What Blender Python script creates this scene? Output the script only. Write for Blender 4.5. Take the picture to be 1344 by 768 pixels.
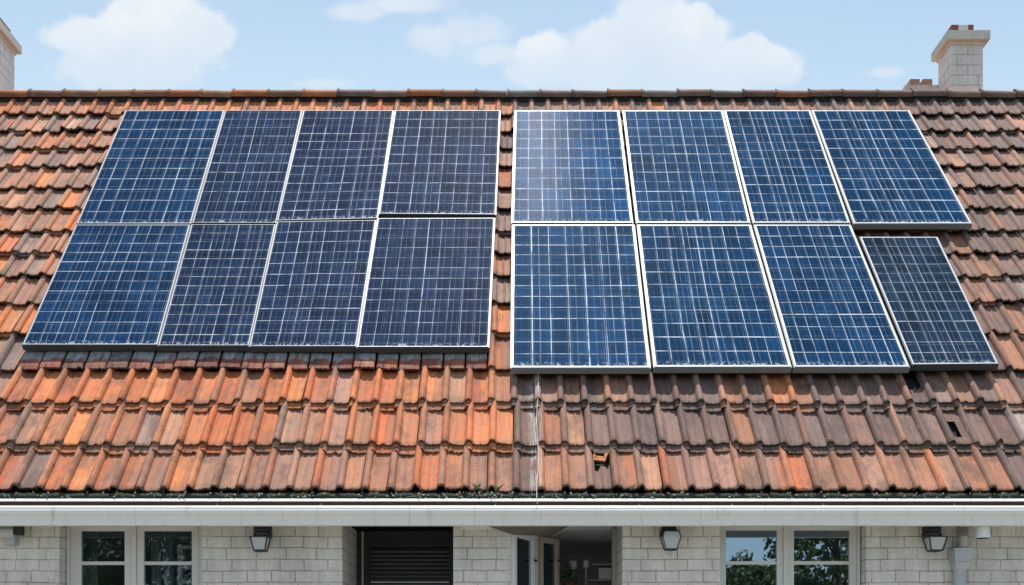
import bpy, math, random
from mathutils import Vector, Matrix, noise as mnoise
R = math.radians
random.seed(7)
scene = bpy.context.scene
for o in list(bpy.data.objects): bpy.data.objects.remove(o)
COL = scene.collection

# ------------------------------------------------------------------ camera
F = 1500.0; HY = 870.0; CX = 672.0; CZ = 1.6          # focal length in photo pixels, horizon row, centre column, eye height
cam_d = bpy.data.cameras.new('camera'); cam = bpy.data.objects.new('camera', cam_d); COL.objects.link(cam)
cam.location = (0, 0, CZ); cam.rotation_euler = (R(90), 0, 0)
cam_d.sensor_width = 36; cam_d.lens = F/1344*36; cam_d.shift_y = (HY-384)/1344   # rising-front lens keeps the walls upright
cam_d.clip_end = 3000
scene.camera = cam

# ------------------------------------------------------------------ view, world, sun
scene.view_settings.view_transform = 'Standard'; scene.view_settings.look = 'None'
scene.view_settings.gamma = 1; scene.view_settings.use_curve_mapping = False
scene.view_settings.exposure = 0.42
SUN_EL, SUN_AZ = R(74.6), R(4.0)                        # high and just behind the ridge
SKY_STRENGTH = 0.12

class NT:
    """tiny node-tree writer"""
    def __init__(s, tree): s.t = tree; s.n = tree.nodes; s.l = tree.links
    def node(s, typ, **kw):
        n = s.n.new(typ)
        for k, v in kw.items(): setattr(n, k, v)
        return n
    def put(s, sock, v):
        if hasattr(v, 'is_linked') or isinstance(v, bpy.types.NodeSocket): s.l.new(v, sock)
        else: sock.default_value = v
    def math(s, op, a, b=0.0, c=0.0, clamp=False):
        n = s.node('ShaderNodeMath', operation=op, use_clamp=clamp)
        s.put(n.inputs[0], a); s.put(n.inputs[1], b)
        if op in ('MULTIPLY_ADD', 'COMPARE', 'SMOOTH_MAX', 'SMOOTH_MIN'): s.put(n.inputs[2], c)
        return n.outputs[0]
    def vmath(s, op, a, b=(0,0,0)):
        n = s.node('ShaderNodeVectorMath', operation=op)
        s.put(n.inputs[0], a)
        if op not in ('LENGTH',): s.put(n.inputs[1], b)
        return n.outputs['Value'] if op in ('LENGTH', 'DOT_PRODUCT', 'DISTANCE') else n.outputs[0]
    def ramp(s, v, lo, hi, a=0.0, b=1.0, smooth=True):
        n = s.node('ShaderNodeMapRange', interpolation_type='SMOOTHSTEP' if smooth else 'LINEAR')
        s.put(n.inputs['Value'], v)
        for k, x in (('From Min', lo), ('From Max', hi), ('To Min', a), ('To Max', b)): s.put(n.inputs[k], x)
        return n.outputs['Result']
    def noise(s, vec, scale=5, detail=4, rough=0.55, dim='3D', distort=0):
        n = s.node('ShaderNodeTexNoise', noise_dimensions=dim)
        s.put(n.inputs['Vector'], vec); s.put(n.inputs['Scale'], scale); s.put(n.inputs['Detail'], detail)
        s.put(n.inputs['Roughness'], rough); s.put(n.inputs['Distortion'], distort)
        return n.outputs['Fac']
    def white(s, vec, dim='2D'):
        n = s.node('ShaderNodeTexWhiteNoise', noise_dimensions=dim); s.put(n.inputs['Vector'], vec); return n.outputs['Value']
    def mix(s, f, a, b, blend='MIX'):
        n = s.node('ShaderNodeMix', data_type='RGBA', blend_type=blend)
        s.put(n.inputs[0], f); s.put(n.inputs[6], a); s.put(n.inputs[7], b); return n.outputs[2]
    def xyz(s, v):
        n = s.node('ShaderNodeSeparateXYZ'); s.put(n.inputs[0], v); return n.outputs
    def comb(s, x=0.0, y=0.0, z=0.0):
        n = s.node('ShaderNodeCombineXYZ'); s.put(n.inputs[0], x); s.put(n.inputs[1], y); s.put(n.inputs[2], z); return n.outputs[0]
    def bump(s, h, strength=0.5, dist=0.01):
        n = s.node('ShaderNodeBump'); s.put(n.inputs['Strength'], strength); s.put(n.inputs['Distance'], dist)
        s.put(n.inputs['Height'], h); return n.outputs[0]

world = bpy.data.worlds.new('World'); scene.world = world; world.use_nodes = True
w = NT(world.node_tree); w.n.clear()
sky = w.node('ShaderNodeTexSky', sky_type='NISHITA'); sky.sun_disc = False
sky.sun_elevation = SUN_EL; sky.sun_rotation = SUN_AZ; sky.air_density = 1.0; sky.dust_density = 1.0; sky.ozone_density = 1.6; sky.altitude = 200
gen = w.node('ShaderNodeTexCoord').outputs['Generated']
gx, gy, gz = w.xyz(gen)
yy = w.math('MAXIMUM', gy, 0.05)
pu = w.math('DIVIDE', gx, yy); pw = w.math('DIVIDE', gz, yy)
pvec = w.comb(pu, pw, 0.0)
def blob_field(blobs):
    acc = None
    for (bx, by, rx, ry) in blobs:
        c = ((bx-CX)/F, (HY-by)/F, 0)
        q = w.vmath('MULTIPLY', w.vmath('SUBTRACT', pvec, c), (F/rx, F/ry, 0))
        d = w.math('SUBTRACT', 1.0, w.vmath('LENGTH', q))
        acc = d if acc is None else w.math('SMOOTH_MAX', acc, d, 0.12)
    return acc
CUMULUS = [(120,48,72,34),(175,28,62,40),(215,30,72,48),(262,48,46,42),(180,85,130,45),
           (725,78,62,40),(800,62,72,42),(862,40,66,62),(900,60,70,50),(915,24,26,26),(985,80,70,36),(1025,92,34,26),(870,100,190,40),(700,96,44,22)]
WISPS = [(470,16,55,18),(530,6,90,18),(575,50,58,30),(620,42,70,32),(420,110,52,11),(1160,96,30,11),(650,70,50,22)]
nz = w.math('ADD', w.math('MULTIPLY', w.noise(pvec, 26, 9, 0.60), 0.75), w.math('MULTIPLY', w.noise(pvec, 80, 6, 0.6), 0.25)); nz2 = w.noise(pvec, 9, 5, 0.5)
cum = w.math('ADD', blob_field(CUMULUS), w.math('MULTIPLY', w.math('SUBTRACT', nz, 0.5), 1.55))
cum = w.math('MULTIPLY', w.ramp(cum, -0.02, 0.34), 0.96)
low = w.ramp(pw, (HY-128)/F, (HY-40)/F, 0.55, 1.0)        # bases dissolve into the haze
cum = w.math('MULTIPLY', cum, low)
wis = w.math('ADD', blob_field(WISPS), w.math('MULTIPLY', w.math('SUBTRACT', nz, 0.5), 1.5))
wis = w.math('MULTIPLY', w.ramp(wis, 0.0, 0.7), 0.6)
mask = w.math('MAXIMUM', cum, wis)
mask = w.math('MULTIPLY', mask, w.ramp(gy, 0.3, 0.5))
mask = w.math('MULTIPLY', mask, w.ramp(nz2, 0.2, 0.75, 0.72, 1.0))
veil = w.math('MULTIPLY', w.ramp(pw, 0.46, 0.62, 0.60, 0.40), w.ramp(pu, -0.5, 0.5, 1.06, 0.93))                    # thin high haze in the air
skyc = w.mix(veil, sky.outputs[0], (4.6, 5.85, 6.35, 1))
cl = w.mix(w.math('MULTIPLY', w.ramp(w.noise(pvec, 14, 7, 0.62), 0.32, 0.66), w.ramp(pw, 0.50, 0.56, 0.45, 1.0)), (4.75, 5.25, 5.75, 1), (5.7, 5.9, 6.05, 1))
final = w.mix(mask, skyc, cl)
bg = w.node('ShaderNodeBackground'); w.put(bg.inputs[0], final); bg.inputs[1].default_value = SKY_STRENGTH
out = w.node('ShaderNodeOutputWorld'); w.l.new(bg.outputs[0], out.inputs[0])

sd = bpy.data.lights.new('sun', 'SUN'); sd.energy = 5.0; sd.angle = R(0.53); sd.color = (1.0, 0.95, 0.88)
sun = bpy.data.objects.new('sun', sd); COL.objects.link(sun)
SUNV = Vector((math.sin(SUN_AZ)*math.cos(SUN_EL), math.cos(SUN_AZ)*math.cos(SUN_EL), math.sin(SUN_EL)))
sun.rotation_euler = SUNV.to_track_quat('Z', 'Y').to_euler(); sun.location = (0, 0, 40)

# ------------------------------------------------------------------ geometry of the place
D = 10.5                                # distance to the eaves
ZE = CZ + (HY-645)/F*D                  # eaves height
T = 1753.0/F                            # roof slope (rise over run)
PHI = math.atan(T); CP, SP = math.cos(PHI), math.sin(PHI)
NRM = Vector((0, -SP, CP)); UPV = Vector((0, CP, SP))
DW = D + 0.20                           # front wall plane
def run_of(y): r = (HY-y)/F; return (r*D-(ZE-CZ))/(T-r)
def plane_pt(x, s, h=0.0): return Vector((x, D, ZE)) + UPV*s + NRM*h       # roof coordinates
def on_roof(px, py, h=0.0):             # where a sight line meets the roof plane lifted by h
    d = Vector(((px-CX)/F, 1, (HY-py)/F)); p0 = Vector((0, D, ZE)) + NRM*h
    k = (p0-Vector((0,0,CZ))).dot(NRM)/d.dot(NRM); return Vector((0,0,CZ)) + d*k
def wx(px, dep): return (px-CX)/F*dep
def wz(py, dep): return CZ + (HY-py)/F*dep
HW = 10.395
UR = run_of(127); SR = UR/CP; RY = D+UR; RZ = ZE+UR*T
RIDGE = Vector((0, RY, RZ))

# ------------------------------------------------------------------ mesh writer
WLOC = {}
class MB:
    def __init__(s): s.v = []; s.f = []; s.m = []; s.uv = {}; s.col = {}; s.dirt = {}
    def vert(s, p): s.v.append(Vector(p)); return len(s.v)-1
    def face(s, idx, m=0): s.f.append(tuple(idx)); s.m.append(m)
    def poly(s, pts, m=0): s.face([s.vert(p) for p in pts], m)
    def hexa(s, b, t, m=0, mt=None):
        """box from 4 bottom and 4 top points (same winding, counter-clockwise seen from the top)"""
        i = [s.vert(p) for p in b]; j = [s.vert(p) for p in t]
        s.face(i[::-1], m); s.face(j, m if mt is None else mt)
        for k in range(4): s.face((i[k], i[(k+1) % 4], j[(k+1) % 4], j[k]), m)
    def box(s, x0, x1, y0, y1, z0, z1, m=0):
        s.hexa([(x0,y0,z0),(x1,y0,z0),(x1,y1,z0),(x0,y1,z0)], [(x0,y0,z1),(x1,y0,z1),(x1,y1,z1),(x0,y1,z1)], m)
    def tube(s, pts, r, n=10, m=0, cap=True):
        pts = [Vector(p) for p in pts]; rings = []
        rs = r if isinstance(r, (list, tuple)) else [r]*len(pts)
        for i, p in enumerate(pts):
            t = (pts[min(i+1, len(pts)-1)]-pts[max(i-1, 0)]).normalized()
            a = t.orthogonal().normalized() if i == 0 else (a - t*a.dot(t)).normalized()
            b = t.cross(a)
            rings.append([s.vert(p+(a*math.cos(k*math.tau/n)+b*math.sin(k*math.tau/n))*rs[i]) for k in range(n)])
        for q in range(len(rings)-1):
            for k in range(n): s.face((rings[q][k], rings[q][(k+1) % n], rings[q+1][(k+1) % n], rings[q+1][k]), m)
        if cap: s.face(rings[0][::-1], m); s.face(rings[-1], m)
    def extrude_x(s, prof, x0, x1, m=0):
        """closed (y,z) outline swept along x"""
        i = [s.vert((x0, y, z)) for y, z in prof]; j = [s.vert((x1, y, z)) for y, z in prof]; n = len(prof)
        for k in range(n): s.face((i[k], i[(k+1) % n], j[(k+1) % n], j[k]), m)
        s.face(i[::-1], m); s.face(j, m)
    def build(s, name, mats, parent=None, origin=None, smooth=False):
        xs = [p.x for p in s.v]; ys = [p.y for p in s.v]; zs = [p.z for p in s.v]
        if origin is None: origin = Vector(((min(xs)+max(xs))/2, (min(ys)+max(ys))/2, min(zs)))
        me = bpy.data.meshes.new(name); me.from_pydata([p-origin for p in s.v], [], s.f)
        mats = mats if isinstance(mats, (list, tuple)) else [mats]
        for m in mats: me.materials.append(m)
        me.polygons.foreach_set('material_index', s.m)
        if smooth: me.polygons.foreach_set('use_smooth', [True]*len(s.f))
        if s.uv:
            ul = me.uv_layers.new(name='UVMap')
            for l in me.loops: ul.data[l.index].uv = s.uv.get(l.vertex_index, (0, 0))
        if s.col:
            ca = me.color_attributes.new('tint', 'FLOAT_COLOR', 'POINT')
            flat = []
            for i in range(len(s.v)): c = s.col.get(i, (0.2, 0.1, 0.08)); flat += [c[0], c[1], c[2], 1.0]
            ca.data.foreach_set('color', flat)
        if s.dirt:
            da = me.attributes.new('dirt', 'FLOAT', 'POINT'); da.data.foreach_set('value', [s.dirt.get(i, 0.0) for i in range(len(s.v))])
        me.update()
        o = bpy.data.objects.new(name, me); COL.objects.link(o)
        if parent is not None:
            o.parent = parent; o.location = Vector(origin)-WLOC[parent.name]
        else: o.location = origin
        WLOC[o.name] = Vector(origin)
        return o
def tag(o, label=None, cat=None, group=None, kind=None):
    if label: o['label'] = label
    if cat: o['category'] = cat
    if group: o['group'] = group
    if kind: o['kind'] = kind
    return o
def thing(name, loc, label, cat, group=None):
    o = bpy.data.objects.new(name, None); COL.objects.link(o); o.location = loc; o.empty_display_size = 0.2
    WLOC[o.name] = Vector(loc); return tag(o, label, cat, group)

# ------------------------------------------------------------------ materials
def lin(r, g, b):
    f = lambda c: c/12.92 if c <= 0.04045 else ((c+0.055)/1.055)**2.4
    return (f(r/255), f(g/255), f(b/255), 1.0)
def new_mat(name):
    m = bpy.data.materials.new(name); m.use_nodes = True
    t = NT(m.node_tree); return m, t, m.node_tree.nodes['Principled BSDF']
def simple(name, c, rough=0.6, var=0.18, scale=18, metal=0.0, spec=0.5, bump=0.15):
    m, t, p = new_mat(name)
    co = t.node('ShaderNodeTexCoord').outputs['Object']
    n = t.noise(co, scale, 5, 0.6); n2 = t.noise(co, scale*0.13, 3)
    k = t.math('MULTIPLY_ADD', t.math('ADD', n, n2), var, 1.0-var)
    t.put(p.inputs['Base Color'], t.mix(1.0, c, t.comb(k, k, k), 'MULTIPLY'))
    t.put(p.inputs['Roughness'], t.math('MULTIPLY_ADD', n, 0.25, rough-0.12))
    p.inputs['Metallic'].default_value = metal; p.inputs['Specular IOR Level'].default_value = spec
    if bump: t.put(p.inputs['Normal'], t.bump(n, bump, 0.004))
    return m

def make_tile_mat():
    m, t, p = new_mat('weathered_clay')
    at = t.node('ShaderNodeAttribute', attribute_name='tint').outputs['Color']
    dirt = t.node('ShaderNodeAttribute', attribute_name='dirt').outputs['Fac']
    uv = t.node('ShaderNodeUVMap', uv_map='UVMap').outputs[0]
    streak = t.noise(t.vmath('MULTIPLY', uv, (34, 1.6, 1)), 1.0, 4, 0.55, '2D')
    blot = t.noise(uv, 9, 6, 0.65, '2D'); fine = t.noise(uv, 85, 4, 0.7, '2D'); big = t.noise(uv, 1.3, 3, 0.5, '2D')
    k = t.math('MULTIPLY', t.ramp(streak, 0.3, 0.72, 0.87, 1.10), t.ramp(blot, 0.25, 0.75, 0.78, 1.14))
    k = t.math('MULTIPLY', k, t.ramp(fine, 0.3, 0.7, 0.84, 1.12))
    c = t.mix(1.0, at, t.comb(k, k, k), 'MULTIPLY')
    # grey-brown patina streaking down from the head of a tile
    pat = t.math('MULTIPLY', t.ramp(t.noise(t.vmath('MULTIPLY', uv, (20, 2.6, 1)), 1.0, 5, 0.65, '2D'), 0.5, 0.72), 0.32)
    c = t.mix(pat, c, (0.26, 0.19, 0.165, 1))
    # pale bloom and lichen specks
    pale = t.math('MULTIPLY', t.ramp(t.noise(t.vmath('MULTIPLY', uv, (42, 5, 1)), 1.0, 4, 0.7, '2D'), 0.6, 0.78), 0.30)
    c = t.mix(pale, c, (0.42, 0.33, 0.28, 1))
    spk = t.math('MULTIPLY', t.ramp(t.noise(uv, 60, 3, 0.5, '2D'), 0.72, 0.78), 0.65)
    c = t.mix(spk, c, (0.5, 0.47, 0.42, 1))
    dk = t.ramp(t.math('ADD', t.math('MULTIPLY', fine, 0.5), t.math('MULTIPLY', blot, 0.8)), 0.78, 0.95)
    c = t.mix(t.math('MULTIPLY', dk, 0.6), c, (0.045, 0.035, 0.03, 1))
    soot = t.math('MULTIPLY', t.ramp(t.noise(t.vmath('MULTIPLY', uv, (2.6, 1.5, 1)), 1.0, 6, 0.68, '2D'), 0.47, 0.70), 0.62)
    c = t.mix(soot, c, (0.085, 0.062, 0.055, 1))
    rust = t.math('MULTIPLY', t.ramp(t.noise(t.vmath('MULTIPLY', uv, (15, 3.0, 1)), 1.0, 5, 0.7, '2D'), 0.56, 0.70), t.ramp(t.math('SUBTRACT', t.xyz(at)[0], t.xyz(at)[1]), 0.12, 0.35, 0.03, 0.5))
    c = t.mix(rust, c, (0.42, 0.16, 0.06, 1))
    smear = t.math('MULTIPLY', t.ramp(t.noise(t.vmath('MULTIPLY', uv, (75, 5.5, 1)), 1.0, 3, 0.6, '2D'), 0.70, 0.78), 0.6)
    c = t.mix(smear, c, (0.55, 0.52, 0.48, 1))
    # lime streak washed down the tiles under the cable
    wx_, wy_, wz_ = t.xyz(t.node('ShaderNodeNewGeometry').outputs['Position'])
    band = t.math('SUBTRACT', 1.0, t.ramp(t.math('ABSOLUTE', t.math('SUBTRACT', wx_, 0.225)), 0.02, 0.085))
    band = t.math('MULTIPLY', t.math('MULTIPLY', band, t.ramp(wz_, 4.4, 4.7, 1.0, 0.0)), t.ramp(t.noise(t.vmath('MULTIPLY', uv, (60, 4, 1)), 1.0, 4, 0.7, '2D'), 0.40, 0.62, 0.0, 0.75))
    c = t.mix(band, c, (0.50, 0.48, 0.46, 1))
    # moss and grime on the noses
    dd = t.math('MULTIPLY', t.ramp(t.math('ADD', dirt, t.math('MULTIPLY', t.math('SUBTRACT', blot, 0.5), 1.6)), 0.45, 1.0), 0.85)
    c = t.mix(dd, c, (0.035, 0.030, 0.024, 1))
    t.put(p.inputs['Base Color'], c)
    t.put(p.inputs['Roughness'], t.ramp(blot, 0.2, 0.8, 0.72, 0.95)); p.inputs['Specular IOR Level'].default_value = 0.3
    h = t.math('ADD', t.math('MULTIPLY', fine, 0.7), t.math('MULTIPLY', blot, 0.5))
    t.put(p.inputs['Normal'], t.bump(h, 0.55, 0.006))
    return m
M_TILE = make_tile_mat()
M_UNDER = simple('roof_underlay', (0.02, 0.017, 0.015, 1), 0.95)

def make_cells(name, navy, line, seed, cols, rows, dust, glare_rough, spec, lk=1.0):
    """solar glass: dark wafers, silver fingers and ribbons of uneven brightness, rain streaks, dust"""
    m, t, p = new_mat(name)
    uv0 = t.node('ShaderNodeUVMap', uv_map='UVMap').outputs[0]
    u, v, _ = t.xyz(uv0)
    obn = t.noise(t.comb(u, v, seed), 3.0, 3); ob2 = t.noise(t.comb(v, u, seed+3.1), 5.0, 3)
    uw = t.math('ADD', u, t.math('MULTIPLY', t.math('SUBTRACT', ob2, 0.5), 0.008))
    vw = t.math('ADD', v, t.math('MULTIPLY', t.math('SUBTRACT', obn, 0.5), 0.007))
    def lines(co, n, width, sd, lo, hi, along, fr=7.0):
        k = t.math('MULTIPLY', co, n); r = t.math('ROUND', k)
        d = t.math('ABSOLUTE', t.math('SUBTRACT', k, r))
        inten = t.ramp(t.white(t.comb(r, sd, 0.0)), 0.0, 1.0, lo, hi, False)
        brk = t.ramp(t.noise(t.comb(t.math('MULTIPLY', along, fr), t.math('MULTIPLY', r, 3.7), sd), 1.0, 4, 0.7), 0.36, 0.62, 0.28, 1.0)
        wv = t.math('MULTIPLY', t.math('MULTIPLY_ADD', t.white(t.comb(r, sd+9.3, 0.0)), 0.7, 0.55), width)
        on = t.math('SUBTRACT', 1.0, t.ramp(d, t.math('MULTIPLY', wv, 0.35), wv))
        return t.math('MULTIPLY', t.math('MULTIPLY', on, inten), brk)
    a = lines(uw, cols, 0.040, seed+1.0, lk*0.62, lk, v)
    b = lines(vw, rows, 0.042, seed+2.0, lk*0.62, lk, u)
    c = lines(t.math('ADD', uw, 0.013), cols*2.0, 0.045, seed+5.0, 0.0, 0.46*lk, v)
    d = lines(t.math('ADD', uw, 0.031), cols*3.0, 0.05, seed+7.0, 0.0, 0.25*lk, v, 11.0)
    e = lines(t.math('ADD', vw, 0.02), rows*2.0, 0.045, seed+8.0, 0.0, 0.2, u)
    grid = t.math('MAXIMUM', t.math('MAXIMUM', a, b), t.math('MAXIMUM', t.math('MAXIMUM', c, d), e))
    node = t.math('MULTIPLY', t.math('MULTIPLY', a, b), 0.8)
    grid = t.math('ADD', t.math('MULTIPLY', grid, 0.95), node, clamp=True)
    # bird-lime specks, rain runs
    runs = t.ramp(t.noise(t.comb(t.math('MULTIPLY', u, 75.0), t.math('MULTIPLY', v, 3.2), seed), 1.0, 4, 0.7), 0.62, 0.82, 0.0, 0.30)
    patch = t.ramp(t.noise(t.comb(u, v, seed+4.0), 3.2, 4), 0.42, 0.66)
    runs = t.math('MULTIPLY', runs, patch)
    spk = t.math('MULTIPLY', t.ramp(t.noise(t.comb(t.math('MULTIPLY', u, 30.0), t.math('MULTIPLY', v, 50.0), seed+6.0), 1.0, 3, 0.6), 0.735, 0.80), 0.6)
    edge = t.math('MULTIPLY', t.ramp(v, 0.0, 0.035, 1.0, 0.0), t.ramp(t.noise(t.comb(t.math('MULTIPLY', u, 40.0), t.math('MULTIPLY', v, 60.0), seed), 1.0, 3), 0.50, 0.62, 0.0, 0.55))
    white = t.math('MAXIMUM', t.math('MAXIMUM', grid, runs), t.math('MAXIMUM', spk, edge))
    cell = t.white(t.comb(t.math('FLOOR', t.math('MULTIPLY', u, cols)), t.math('FLOOR', t.math('MULTIPLY', v, rows)), seed), '3D')
    kk = t.math('MULTIPLY', t.ramp(cell, 0, 1, 0.82, 1.18, False), t.ramp(obn, 0.3, 0.7, 0.8, 1.2))
    base = t.mix(1.0, navy, t.comb(kk, kk, kk), 'MULTIPLY')
    fine = t.noise(t.comb(t.math('MULTIPLY', u, 9.0), t.math('MULTIPLY', v, 16.0), seed), 8.0, 5, 0.7)
    ds = t.math('MULTIPLY', t.math('MULTIPLY', t.ramp(fine, 0.3, 0.75), t.ramp(ob2, 0.3, 0.7, 0.35, 1.0)), dust)
    base = t.mix(ds, base, (0.20, 0.24, 0.32, 1))
    col = t.mix(white, base, line)
    t.put(p.inputs['Base Color'], col)
    t.put(p.inputs['Roughness'], t.ramp(fine, 0.3, 0.7, glare_rough, glare_rough+0.12))
    p.inputs['Specular IOR Level'].default_value = spec
    if glare_rough < 0.3:               # brushed, wiped glass draws the highlight out down the slope
        tg = t.node('ShaderNodeTangent', direction_type='UV_MAP', uv_map='UVMap'); t.put(p.inputs['Tangent'], tg.outputs[0])
        p.inputs['Anisotropic'].default_value = 0.9; p.inputs['Anisotropic Rotation'].default_value = 0.25
    t.put(p.inputs['Normal'], t.bump(obn, 0.05, 0.02))
    return m

def make_brick(name, c, mortar, scale_h, scale_w, bumpk=0.5):
    m, t, p = new_mat(name)
    co = t.node('ShaderNodeNewGeometry').outputs['Position']
    x, y, z = t.xyz(co)
    wob = t.noise(co, 2.4, 3); wob2 = t.noise(t.vmath('ADD', co, (7, 3, 1)), 2.0, 3)
    uu = t.math('ADD', t.math('ADD', x, y), t.math('MULTIPLY', wob2, 0.05))
    vv = t.math('ADD', z, t.math('MULTIPLY', t.math('SUBTRACT', wob, 0.5), 0.028))
    b = t.node('ShaderNodeTexBrick', offset=0.37, squash=1.25, offset_frequency=2, squash_frequency=3)
    t.put(b.inputs['Vector'], t.comb(uu, vv, 0.0)); b.inputs['Scale'].default_value = 1.0
    b.inputs['Brick Width'].default_value = scale_w; b.inputs['Row Height'].default_value = scale_h
    b.inputs['Mortar Size'].default_value = 0.0065; b.inputs['Mortar Smooth'].default_value = 0.5; b.inputs['Bias'].default_value = 0.0
    b.inputs['Color1'].default_value = c; b.inputs['Color2'].default_value = tuple(q*0.86 for q in c[:3])+(1,)
    b.inputs['Mortar'].default_value = mortar
    n = t.noise(co, 32, 5, 0.65); n3 = t.noise(co, 1.7, 4)
    faded = t.ramp(t.noise(co, 5.0, 3), 0.32, 0.66, 0.15, 0.9)       # paint fills some joints
    mort = t.math('MULTIPLY', b.outputs['Fac'], faded)
    col = t.mix(mort, t.mix(0.5, b.outputs['Color'], c), mortar)
    k = t.math('MULTIPLY', t.ramp(n, 0.25, 0.75, 0.88, 1.06), t.ramp(n3, 0.3, 0.7, 0.86, 1.06))
    k = t.math('MULTIPLY', k, t.ramp(t.noise(t.comb(t.math('MULTIPLY', uu, 9.0), t.math('MULTIPLY', vv, 1.3), 0.0), 1.0, 5, 0.65), 0.35, 0.7, 1.04, 0.86))
    t.put(p.inputs['Base Color'], t.mix(1.0, col, t.comb(k, k, k), 'MULTIPLY'))
    p.inputs['Roughness'].default_value = 0.8
    h = t.math('ADD', t.math('MULTIPLY', mort, -1.0), t.math('MULTIPLY', n, 0.35))
    t.put(p.inputs['Normal'], t.bump(h, bumpk, 0.012))
    return m
M_BRICK = make_brick('painted_brick', (0.76, 0.715, 0.65, 1), (0.34, 0.31, 0.275, 1), 0.107, 0.225)
M_CHIM = make_brick('chimney_brick', (0.88, 0.86, 0.82, 1), (0.42, 0.28, 0.25, 1), 0.152, 0.42)
M_WHITE = simple('white_painted_metal', (0.83, 0.78, 0.72, 1), 0.5, 0.08, 6, bump=0.05)
def stain(m, col, fx, fz, lo, hi, amt):
    t = NT(m.node_tree); p = m.node_tree.nodes['Principled BSDF']; src = p.inputs['Base Color'].links[0].from_socket
    x, y, z = t.xyz(t.node('ShaderNodeNewGeometry').outputs['Position'])
    n = t.noise(t.comb(t.math('MULTIPLY', x, fx), 0.0, t.math('MULTIPLY', z, fz)), 1.0, 5, 0.7)
    n2 = t.noise(t.comb(x, 0.0, 0.0), 0.9, 3)
    t.put(p.inputs['Base Color'], t.mix(t.math('MULTIPLY', t.ramp(n, lo, hi), t.ramp(n2, 0.3, 0.65, amt*0.3, amt)), src, col))
stain(M_WHITE, (0.30, 0.28, 0.23, 1), 14, 2.5, 0.52, 0.75, 0.5)
M_BEAD = simple('bright_metal_edge', (0.72, 0.72, 0.70, 1), 0.5, 0.14, 14, bump=0.05)
M_BROWN = simple('brown_timber', (0.15, 0.10, 0.085, 1), 0.7, 0.25, 12)
M_MOSS = simple('gutter_moss', (0.030, 0.032, 0.022, 1), 0.95, 0.5, 60, bump=0.9)
M_SOFFIT = simple('soffit_paint', (0.42, 0.40, 0.36, 1), 0.7)
M_FRAME = simple('window_frame_paint', (0.66, 0.645, 0.61, 1), 0.45, 0.08, 9, bump=0.05)
M_ALU = simple('anodised_aluminium', (0.66, 0.68, 0.71, 1), 0.45, 0.14, 45, bump=0.1)
M_ALUDULL = simple('dull_aluminium', (0.50, 0.52, 0.56, 1), 0.5, 0.2, 45, bump=0.1)
M_ALUSHADE = simple('frame_side_shaded', (0.20, 0.205, 0.215, 1), 0.5, 0.12, 30, bump=0.05)  # same aluminium as the face; the shade on the sides is in this grey
M_ALUDARKSHADE = simple('frame_side_dark_shaded', (0.05, 0.055, 0.065, 1), 0.5, 0.12, 30, bump=0.05)  # darker version with side shade and shadow gaps put into the colour
M_BACK = simple('panel_backsheet', (0.03, 0.03, 0.035, 1), 0.7)
M_RAIL = simple('mounting_rail_metal', (0.10, 0.10, 0.11, 1), 0.5)
M_BLACK = simple('black_cast_iron', (0.018, 0.019, 0.021, 1), 0.5, 0.2, 40)
M_SHUTTER = simple('dark_shutter_paint', (0.032, 0.034, 0.038, 1), 0.45, 0.15, 14, bump=0.08)
M_SHUTBOX = simple('dark_frame_paint', (0.017, 0.018, 0.021, 1), 0.55, 0.15, 14, bump=0.05)
M_LGLASS = simple('frosted_lantern_glass', (0.46, 0.47, 0.47, 1), 0.25, 0.12, 30, bump=0.05)
M_PVC = simple('white_plastic_pipe', (0.82, 0.82, 0.82, 1), 0.35, 0.06, 12, bump=0.02)
M_LEAD = simple('grey_downpipe_paint', (0.45, 0.46, 0.46, 1), 0.55, 0.28, 22)
M_ROOM = simple('room_paint', (0.62, 0.66, 0.65, 1), 0.85)
M_TERRA = simple('terracotta', (0.33, 0.12, 0.075, 1), 0.8, 0.3, 22)
M_TAN = simple('tan_flue_clay', (0.42, 0.25, 0.16, 1), 0.8, 0.25, 22)
M_CEM = simple('cement_cap', (0.66, 0.63, 0.57, 1), 0.8, 0.2, 14)
stain(M_CEM, (0.22, 0.20, 0.17, 1), 16, 4, 0.48, 0.7, 0.6); stain(M_CHIM, (0.30, 0.28, 0.25, 1), 9, 1.2, 0.52, 0.75, 0.55)
M_CURTAIN = simple('curtain_cloth', (0.70, 0.73, 0.72, 1), 0.9, 0.15, 10)
M_LAMP = simple('white_lamp_cloth', (0.78, 0.78, 0.76, 1), 0.8, 0.08, 10)
M_FURN = simple('white_furniture', (0.66, 0.68, 0.69, 1), 0.6, 0.1, 9)
M_WOOD = simple('dark_shelf_wood', (0.10, 0.075, 0.055, 1), 0.6, 0.3, 9)
M_CASE = simple('pale_timber', (0.46, 0.40, 0.33, 1), 0.6, 0.2, 9)
M_BARK = simple('bark', (0.07, 0.05, 0.035, 1), 0.9, 0.4, 12, bump=0.8)
M_CABLE = simple('white_cable_sheath', (0.50, 0.48, 0.45, 1), 0.5, 0.1, 30)
M_EARTH = simple('pot_clay', (0.30, 0.13, 0.08, 1), 0.8)
def leaf_mat(name, c):
    m, t, p = new_mat(name)
    oi = t.node('ShaderNodeNewGeometry').outputs['Random Per Island']
    k = t.ramp(oi, 0, 1, 0.55, 1.5, False)
    t.put(p.inputs['Base Color'], t.mix(1.0, c, t.comb(k, k, t.math('MULTIPLY', k, 0.9)), 'MULTIPLY')); p.inputs['Roughness'].default_value = 0.6
    return m
M_LEAF = leaf_mat('tree_leaf', (0.055, 0.085, 0.025, 1)); M_PLANT = leaf_mat('house_plant_leaf', (0.09, 0.19, 0.06, 1)); M_WEED = leaf_mat('weed_leaf', (0.20, 0.25, 0.15, 1))
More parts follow.
